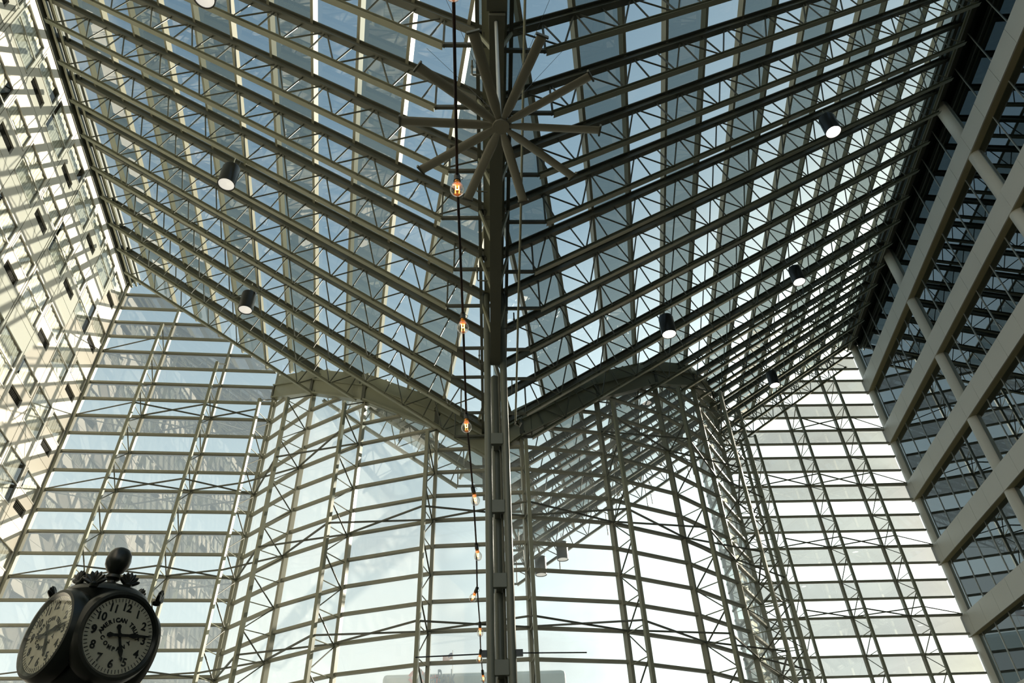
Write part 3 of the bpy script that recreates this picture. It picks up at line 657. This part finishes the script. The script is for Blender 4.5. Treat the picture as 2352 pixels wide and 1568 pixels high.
# ---------------------------------------------------------------- hanging conduits beside girder
w1_, w2_ = Wd((1206, -10)), Wd((1184, 965))
r = thing('conduit', (X0+.6, 16.9, 10.6), 'long brownish grey pipe hanging to the right of the roof girder', 'pipe')
a_ = w1_*(6.6/w1_[1]); c_ = w2_*(16.9/w2_[1]); m_ = Wd((1196, 500)); m_ = m_*(10.3/m_[1])
MB().tube([a_+(a_-m_)*.15, a_, m_, c_], .028, 10).build('pipe', STEEL, r, True)
MB().tube([c_, c_+V3(-.02, .02, -.12), c_+V3(.1, .02, -.2), c_+V3(.16, 0, -.08)], .025, 8).build('hook', STEELD, r, True)
for k, (y_, x_) in enumerate(((8.9, -.55), (12.0, -.5), (15.0, -.52), (18.5, -.5), (16.9, .62), (20.0, .62))):
    z_ = zat('L', X0, y_, BC['L'])+.3
    r = thing('sprinkler_drop', (X0+x_, y_, z_), 'thin bent sprinkler pipe on the %s of the valley, %s along' % ('left' if x_ < 0 else 'right', ordn(k % 4+1)), 'pipe', 'sprinkler drops along the valley')
    MB().tube([(X0+x_, y_, z_), (X0+x_, y_, z_-.55), (X0+x_*.96, y_, z_-.62), (X0+x_*.4, y_, z_-.64)], .022, 8).build('pipe', STEELD, r, True)
    MB().lathe((X0+x_, y_, z_-.3), [(.022, 0), (.035, .01), (.035, .05), (.022, .06)], 10).build('coupling', STEELD, r, True)
# ---------------------------------------------------------------- street clock
CA, CD, CZ, CO, CPH = rad(-27.99), 9.1575, 2.2867, .4843, rad(124.31)
cc = V3(sin(CA)*CD, cos(CA)*CD, CZ)
clock = thing('street_clock', (cc[0], cc[1], FLOOR), 'dark cast-iron street clock with cream dials and a ball finial', 'clock')
n1_, n2_ = V3(sin(CPH), cos(CPH), 0), V3(cos(CPH), -sin(CPH), 0)
b = MB(); b.lathe(cc, [(0, -.62), (.16, -.62), (.24, -.5), (.34, -.40), (.38, -.2), (.40, .24), (.43, .33), (.45, .46), (.42, .51), (.34, .56), (.20, .60), (.10, .64), (0, .65)], 4*8)
b.box(cc, .74, .74, .62, n1_, n2_); b.build('clock_head', IRON, clock, True)
b = MB(); b.lathe((cc[0], cc[1], CZ-.62), [(.17, 0), (.12, -.12), (.09, -.2), (.075, -.9), (.09, -1.9), (.13, -2.3), (.22, -2.5), (.30, -3.27)], 24); b.build('post', IRON, clock, True)
b = MB(); b.lathe((cc[0], cc[1], CZ+.46), [(.17, 0), (.15, .05), (.07, .11), (.045, .16), (.05, .22), (.085, .25), (.085, .28), (.06, .30), (.09, .33), (.128, .40), (.135, .46), (.125, .53), (.09, .585), (.04, .61), (0, .615)], 28); b.build('ball_finial', IRON, clock, True)
MB().lathe((cc[0], cc[1], CZ+.36), [(.10, .12), (.26, .10), (.40, .04), (.50, -.02), (.50, -.06), (.2, -.08)], 4).build('roof_skirt', IRON, clock)
def txt(s, size, mtx, name, parent, m, ext=.002, bold=0.0):
    cu = bpy.data.curves.new(name, 'FONT'); cu.body = s; cu.size = size; cu.extrude = ext; cu.align_x = 'CENTER'; cu.align_y = 'CENTER'; cu.offset = bold
    tmp = bpy.data.objects.new('tmp', cu); C.objects.link(tmp); dg = bpy.context.evaluated_depsgraph_get(); dg.update()
    me = bpy.data.meshes.new_from_object(tmp.evaluated_get(dg)); bpy.data.objects.remove(tmp); me.transform(mtx); me.materials.clear(); me.materials.append(m)
    return me
def frame(o, x, y, z): return Matrix(((x[0], y[0], z[0], o[0]), (x[1], y[1], z[1], o[1]), (x[2], y[2], z[2], o[2]), (0, 0, 0, 1)))
def merge(name, meshes, m, parent):
    bm = bmesh.new()
    for me in meshes: bm.from_mesh(me)
    me = bpy.data.meshes.new(name); bm.to_mesh(me); bm.free(); me.materials.append(m)
    off = Vector(parent.location) if parent.parent is None else Vector(parent.parent.location)
    me.transform(Matrix.Translation(-off)); return link(name, me, parent)
ZU = V3(0, 0, 1)
for fi, n_ in enumerate((n1_, n2_, -n1_, -n2_)):
    x_ = np.cross(ZU, n_); R = .38; o_ = cc+n_*CO
    g = MB(); g.lathe(cc+n_*(CO-.16), [(.34, -.05), (.47, .02), (.475, .10), (.455, .15), (.44, .185), (.41, .19), (.395, .175), (.385, .165)], 56, n_)
    face = g.build('dial_drum', IRON, clock, True)
    d_ = MB(); d_.lathe(o_-n_*.004, [(0, .004), (R, .004)], 56, n_); dial = d_.build('dial', DIAL, clock)
    # tick ring
    t_ = MB()
    for k in range(60):
        th = 2*PI*k/60; rr0, rr1, wd = (.335, .372, .006) if k % 5 else (.332, .374, .010)
        dr = x_*sin(th)+ZU*cos(th); ta = x_*cos(th)-ZU*sin(th); t_.box(o_+n_*.003+dr*(rr0+rr1)/2, wd, rr1-rr0, .002, ta, dr, n_)
    t_.build('minute_marks', INK, clock)
    ms = []
    for h in range(1, 13):
        th = 2*PI*h/12; c_ = o_+n_*.003+(x_*sin(th)+ZU*cos(th))*.283; ms.append(txt(str(h), .112, frame(c_, x_, ZU, n_), 'n', None, INK, .001, .006 if h == 9 else .0035))
    merge('numerals', ms, INK, clock)
    ms = []; word = 'AMERICAN TRUST'; half = rad(72)
    for i, ch in enumerate(word):
        if ch == ' ': continue
        th = -half+2*half*i/(len(word)-1); rr_ = .215; dr = x_*sin(th)+ZU*cos(th); ta = x_*cos(th)-ZU*sin(th)
        c_ = o_+n_*.003+dr*rr_-ZU*.065; ms.append(txt(ch, .060, frame(c_, ta, dr, n_), 'n', None, INK, .001, .0028))
    word = 'COMPANY'
    for i, ch in enumerate(word):
        u = (i-3)/3; c_ = o_+n_*.003+x_*(-.02+.15*u)-ZU*(.055+.085*(1-u*u)); sl_ = rad(34)*u
        ta = x_*cos(sl_)+ZU*sin(sl_); ms.append(txt(ch, .054, frame(c_, ta, np.cross(n_, ta), n_), 'n', None, INK, .001, .003))
    merge('lettering', ms, INK, clock)
    # hands: minute a little past 3 (90 deg), hour at 5.2
    for ang, ln, tail, nm in ((rad(81), .36, .14, 'minute_hand'), (rad(158), .26, .11, 'hour_hand')):
        dr = x_*sin(ang)+ZU*cos(ang); ta = x_*cos(ang)-ZU*sin(ang); h_ = MB(); pr = [(-tail, .012), (-tail*.8, .028), (-tail*.5, .014), (0, .014), (.1, .014), (.16, .028), (.2, .016), (ln*.82, .010), (ln*.9, .018 if nm[0] == 'h' else .008), (ln, .002)]
        o2 = o_+n_*(.012 if nm[0] == 'h' else .018); vs = []
        for u, wv in pr: vs += [o2+dr*u+ta*wv, o2+dr*u-ta*wv, o2+dr*u-ta*wv+n_*.004, o2+dr*u+ta*wv+n_*.004]
        fs = []
        for i in range(len(pr)-1):
            for j in range(4): fs.append((i*4+j, i*4+(j+1) % 4, (i+1)*4+(j+1) % 4, (i+1)*4+j))
        h_.add(vs, fs).build(nm, INK, clock)
    MB().lathe(o_+n_*.01, [(0, .016), (.022, .016), (.022, 0)], 16, n_).build('centre_boss', INK, clock, True)
    MB().lathe(o_+n_*.03, [(0, 0), (.41, 0)], 48, n_).build('dial_glass', glass('dial_glass', (.92, .92, .9), .03, fres=3.0) if fi == 0 else bpy.data.materials['dial_glass'], clock)
# leaf ornaments over the head
for th, rr_, hh in [(CPH+rad(a), .54, .46) for a in (45, -45, 135, -135)]+[(CPH+rad(a), .34, .56) for a in (0, 90, 180, -90)]:
    c_ = cc+V3(sin(th), cos(th), 0)*rr_+V3(0, 0, hh); o_d = V3(sin(th), cos(th), 0); sd_ = V3(cos(th), -sin(th), 0); b = MB()
    for q in range(7):
        a_ = rad(-66+22*q); tip = c_+(sd_*sin(a_)+ZU*cos(a_)*1.05+o_d*.25)*.13
        b.tube([c_, c_+(tip-c_)*.5, c_+(tip-c_)*.85, tip], [.022, .026, .020, .006], 7)
    b.lathe(c_-ZU*.04, [(0, 0), (.04, .01), (.05, .04), (.03, .07), (0, .08)], 10); b.build('leaf_ornament', IRON, clock, True)
# ---------------------------------------------------------------- outside: bank parapet, flag
DB = 150.0
w = Wd((1000, 1568)); az_ = math.atan2(w[0], w[1]); bc = V3(w[0]/w[1]*DB, DB, 0)
zp = lambda px, py: Wd((px, py))[2]/Wd((px, py))[1]*DB; xp = lambda px, py: Wd((px, py))[0]/Wd((px, py))[1]*DB
zt_b = zp(1000, 1544); x0b, x1b = xp(879, 1550), xp(1300, 1550)
r = thing('bank_building', ((x0b+x1b)/2, DB+15, FLOOR), 'pale flat-topped bank building far outside with a blue and red sign', 'building')
MB().box(((x0b+x1b)/2, DB+15, (zt_b+FLOOR)/2), x1b-x0b, 30, zt_b-FLOOR).build('parapet_block', BANKM, r, bevel=.8)
ms = [txt('eyBank', 4.0, frame(((xp(1000, 1556)+xp(1046, 1556))/2-2.6, DB-.1, zp(1015, 1557)), V3(1, 0, 0), ZU, V3(0, -1, 0)), 'n', None, BLUE, .05, .08)]
ms += [txt('K', 4.0, frame((xp(975, 1556), DB-.1, zp(1015, 1556)), V3(1, 0, 0), ZU, V3(0, -1, 0)), 'n', None, BLUE, .05, .08)]
# place letters so the word ends at pixel 1046
wid = max(v.co.x for v in ms[0].vertices)-min(v.co.x for v in ms[0].vertices); sc_ = (xp(1046, 1556)-xp(986, 1556))/wid
cx0 = sum(v.co.x for v in ms[0].vertices)/len(ms[0].vertices); mn = min(v.co.x for v in ms[0].vertices)
for v in ms[0].vertices: v.co.x = xp(986, 1556)+(v.co.x-mn)*sc_
merge('sign_lettering', ms, BLUE, r)
kx = xp(958, 1555); kz = zp(958, 1555); k_ = MB()
for a_, l_ in ((45, 2.0), (135, 2.0), (225, 2.0), (315, 2.0)):
    c_ = V3(kx, DB-.1, kz)+V3(cos(rad(a_)), 0, sin(rad(a_)))*1.25; k_.box(c_, 1.9, .1, .55, V3(-sin(rad(a_)), 0, cos(rad(a_))), V3(0, 1, 0), V3(cos(rad(a_)), 0, sin(rad(a_))))
k_.box((kx+2.9, DB-.1, kz), 3.0, .1, .6); k_.box((kx+4.1, DB-.1, kz-.6), .6, .1, 1.0); k_.build('sign_emblem', RED, r)
fx = xp(1040, 1530); r = thing('flagpole', (fx, DB+4, zt_b), 'thin white pole on the bank roof flying a stars-and-stripes flag', 'flagpole')
zq = lambda px, py: Wd((px, py))[2]/Wd((px, py))[1]*(DB+4); xq = lambda px, py: Wd((px, py))[0]/Wd((px, py))[1]*(DB+4)
MB().tube([(xq(1040, 1545), DB+4, zt_b+.02), (xq(1040, 1493), DB+4, zq(1040, 1493))], .08, 8).build('pole', FLAGW, r, True)
fl_ = thing('flag', (xq(1039, 1500), DB+4, zq(1039, 1498)), 'small stars-and-stripes flag blowing left above the bank', 'flag')
x1_, zt1, zb1 = xq(1040, 1498)+.02, zq(1039, 1499), zq(1039, 1514); x0_, zt0, zb0 = xq(1017, 1508), zq(1017, 1508), zq(1017, 1521)
def fpnt(u, v):     # u 0 at pole..1 free end, v 0 top..1 bottom
    x = x1_+(x0_-x1_)*u; z = (zt1+(zt0-zt1)*u)*(1-v)+(zb1+(zb0-zb1)*u)*v; return V3(x, DB+4+.3*sin(u*9), z+.25*sin(u*8))
stripes = {0: MB(), 1: MB(), 2: MB()}
for j in range(13):
    for i in range(16):
        u0, u1, v0, v1 = i/16, (i+1)/16, j/13, (j+1)/13; k = 2 if (u1 < .45 and j < 7) else j % 2
        q = [fpnt(u0, v0), fpnt(u1, v0), fpnt(u1, v1), fpnt(u0, v1)]; stripes[k].hexa(q, [p+V3(0, .05, 0) for p in q])
stripes[0].build('red_stripes', FLAGR, fl_); stripes[1].build('white_stripes', FLAGW, fl_); stripes[2].build('canton', FLAGB, fl_)
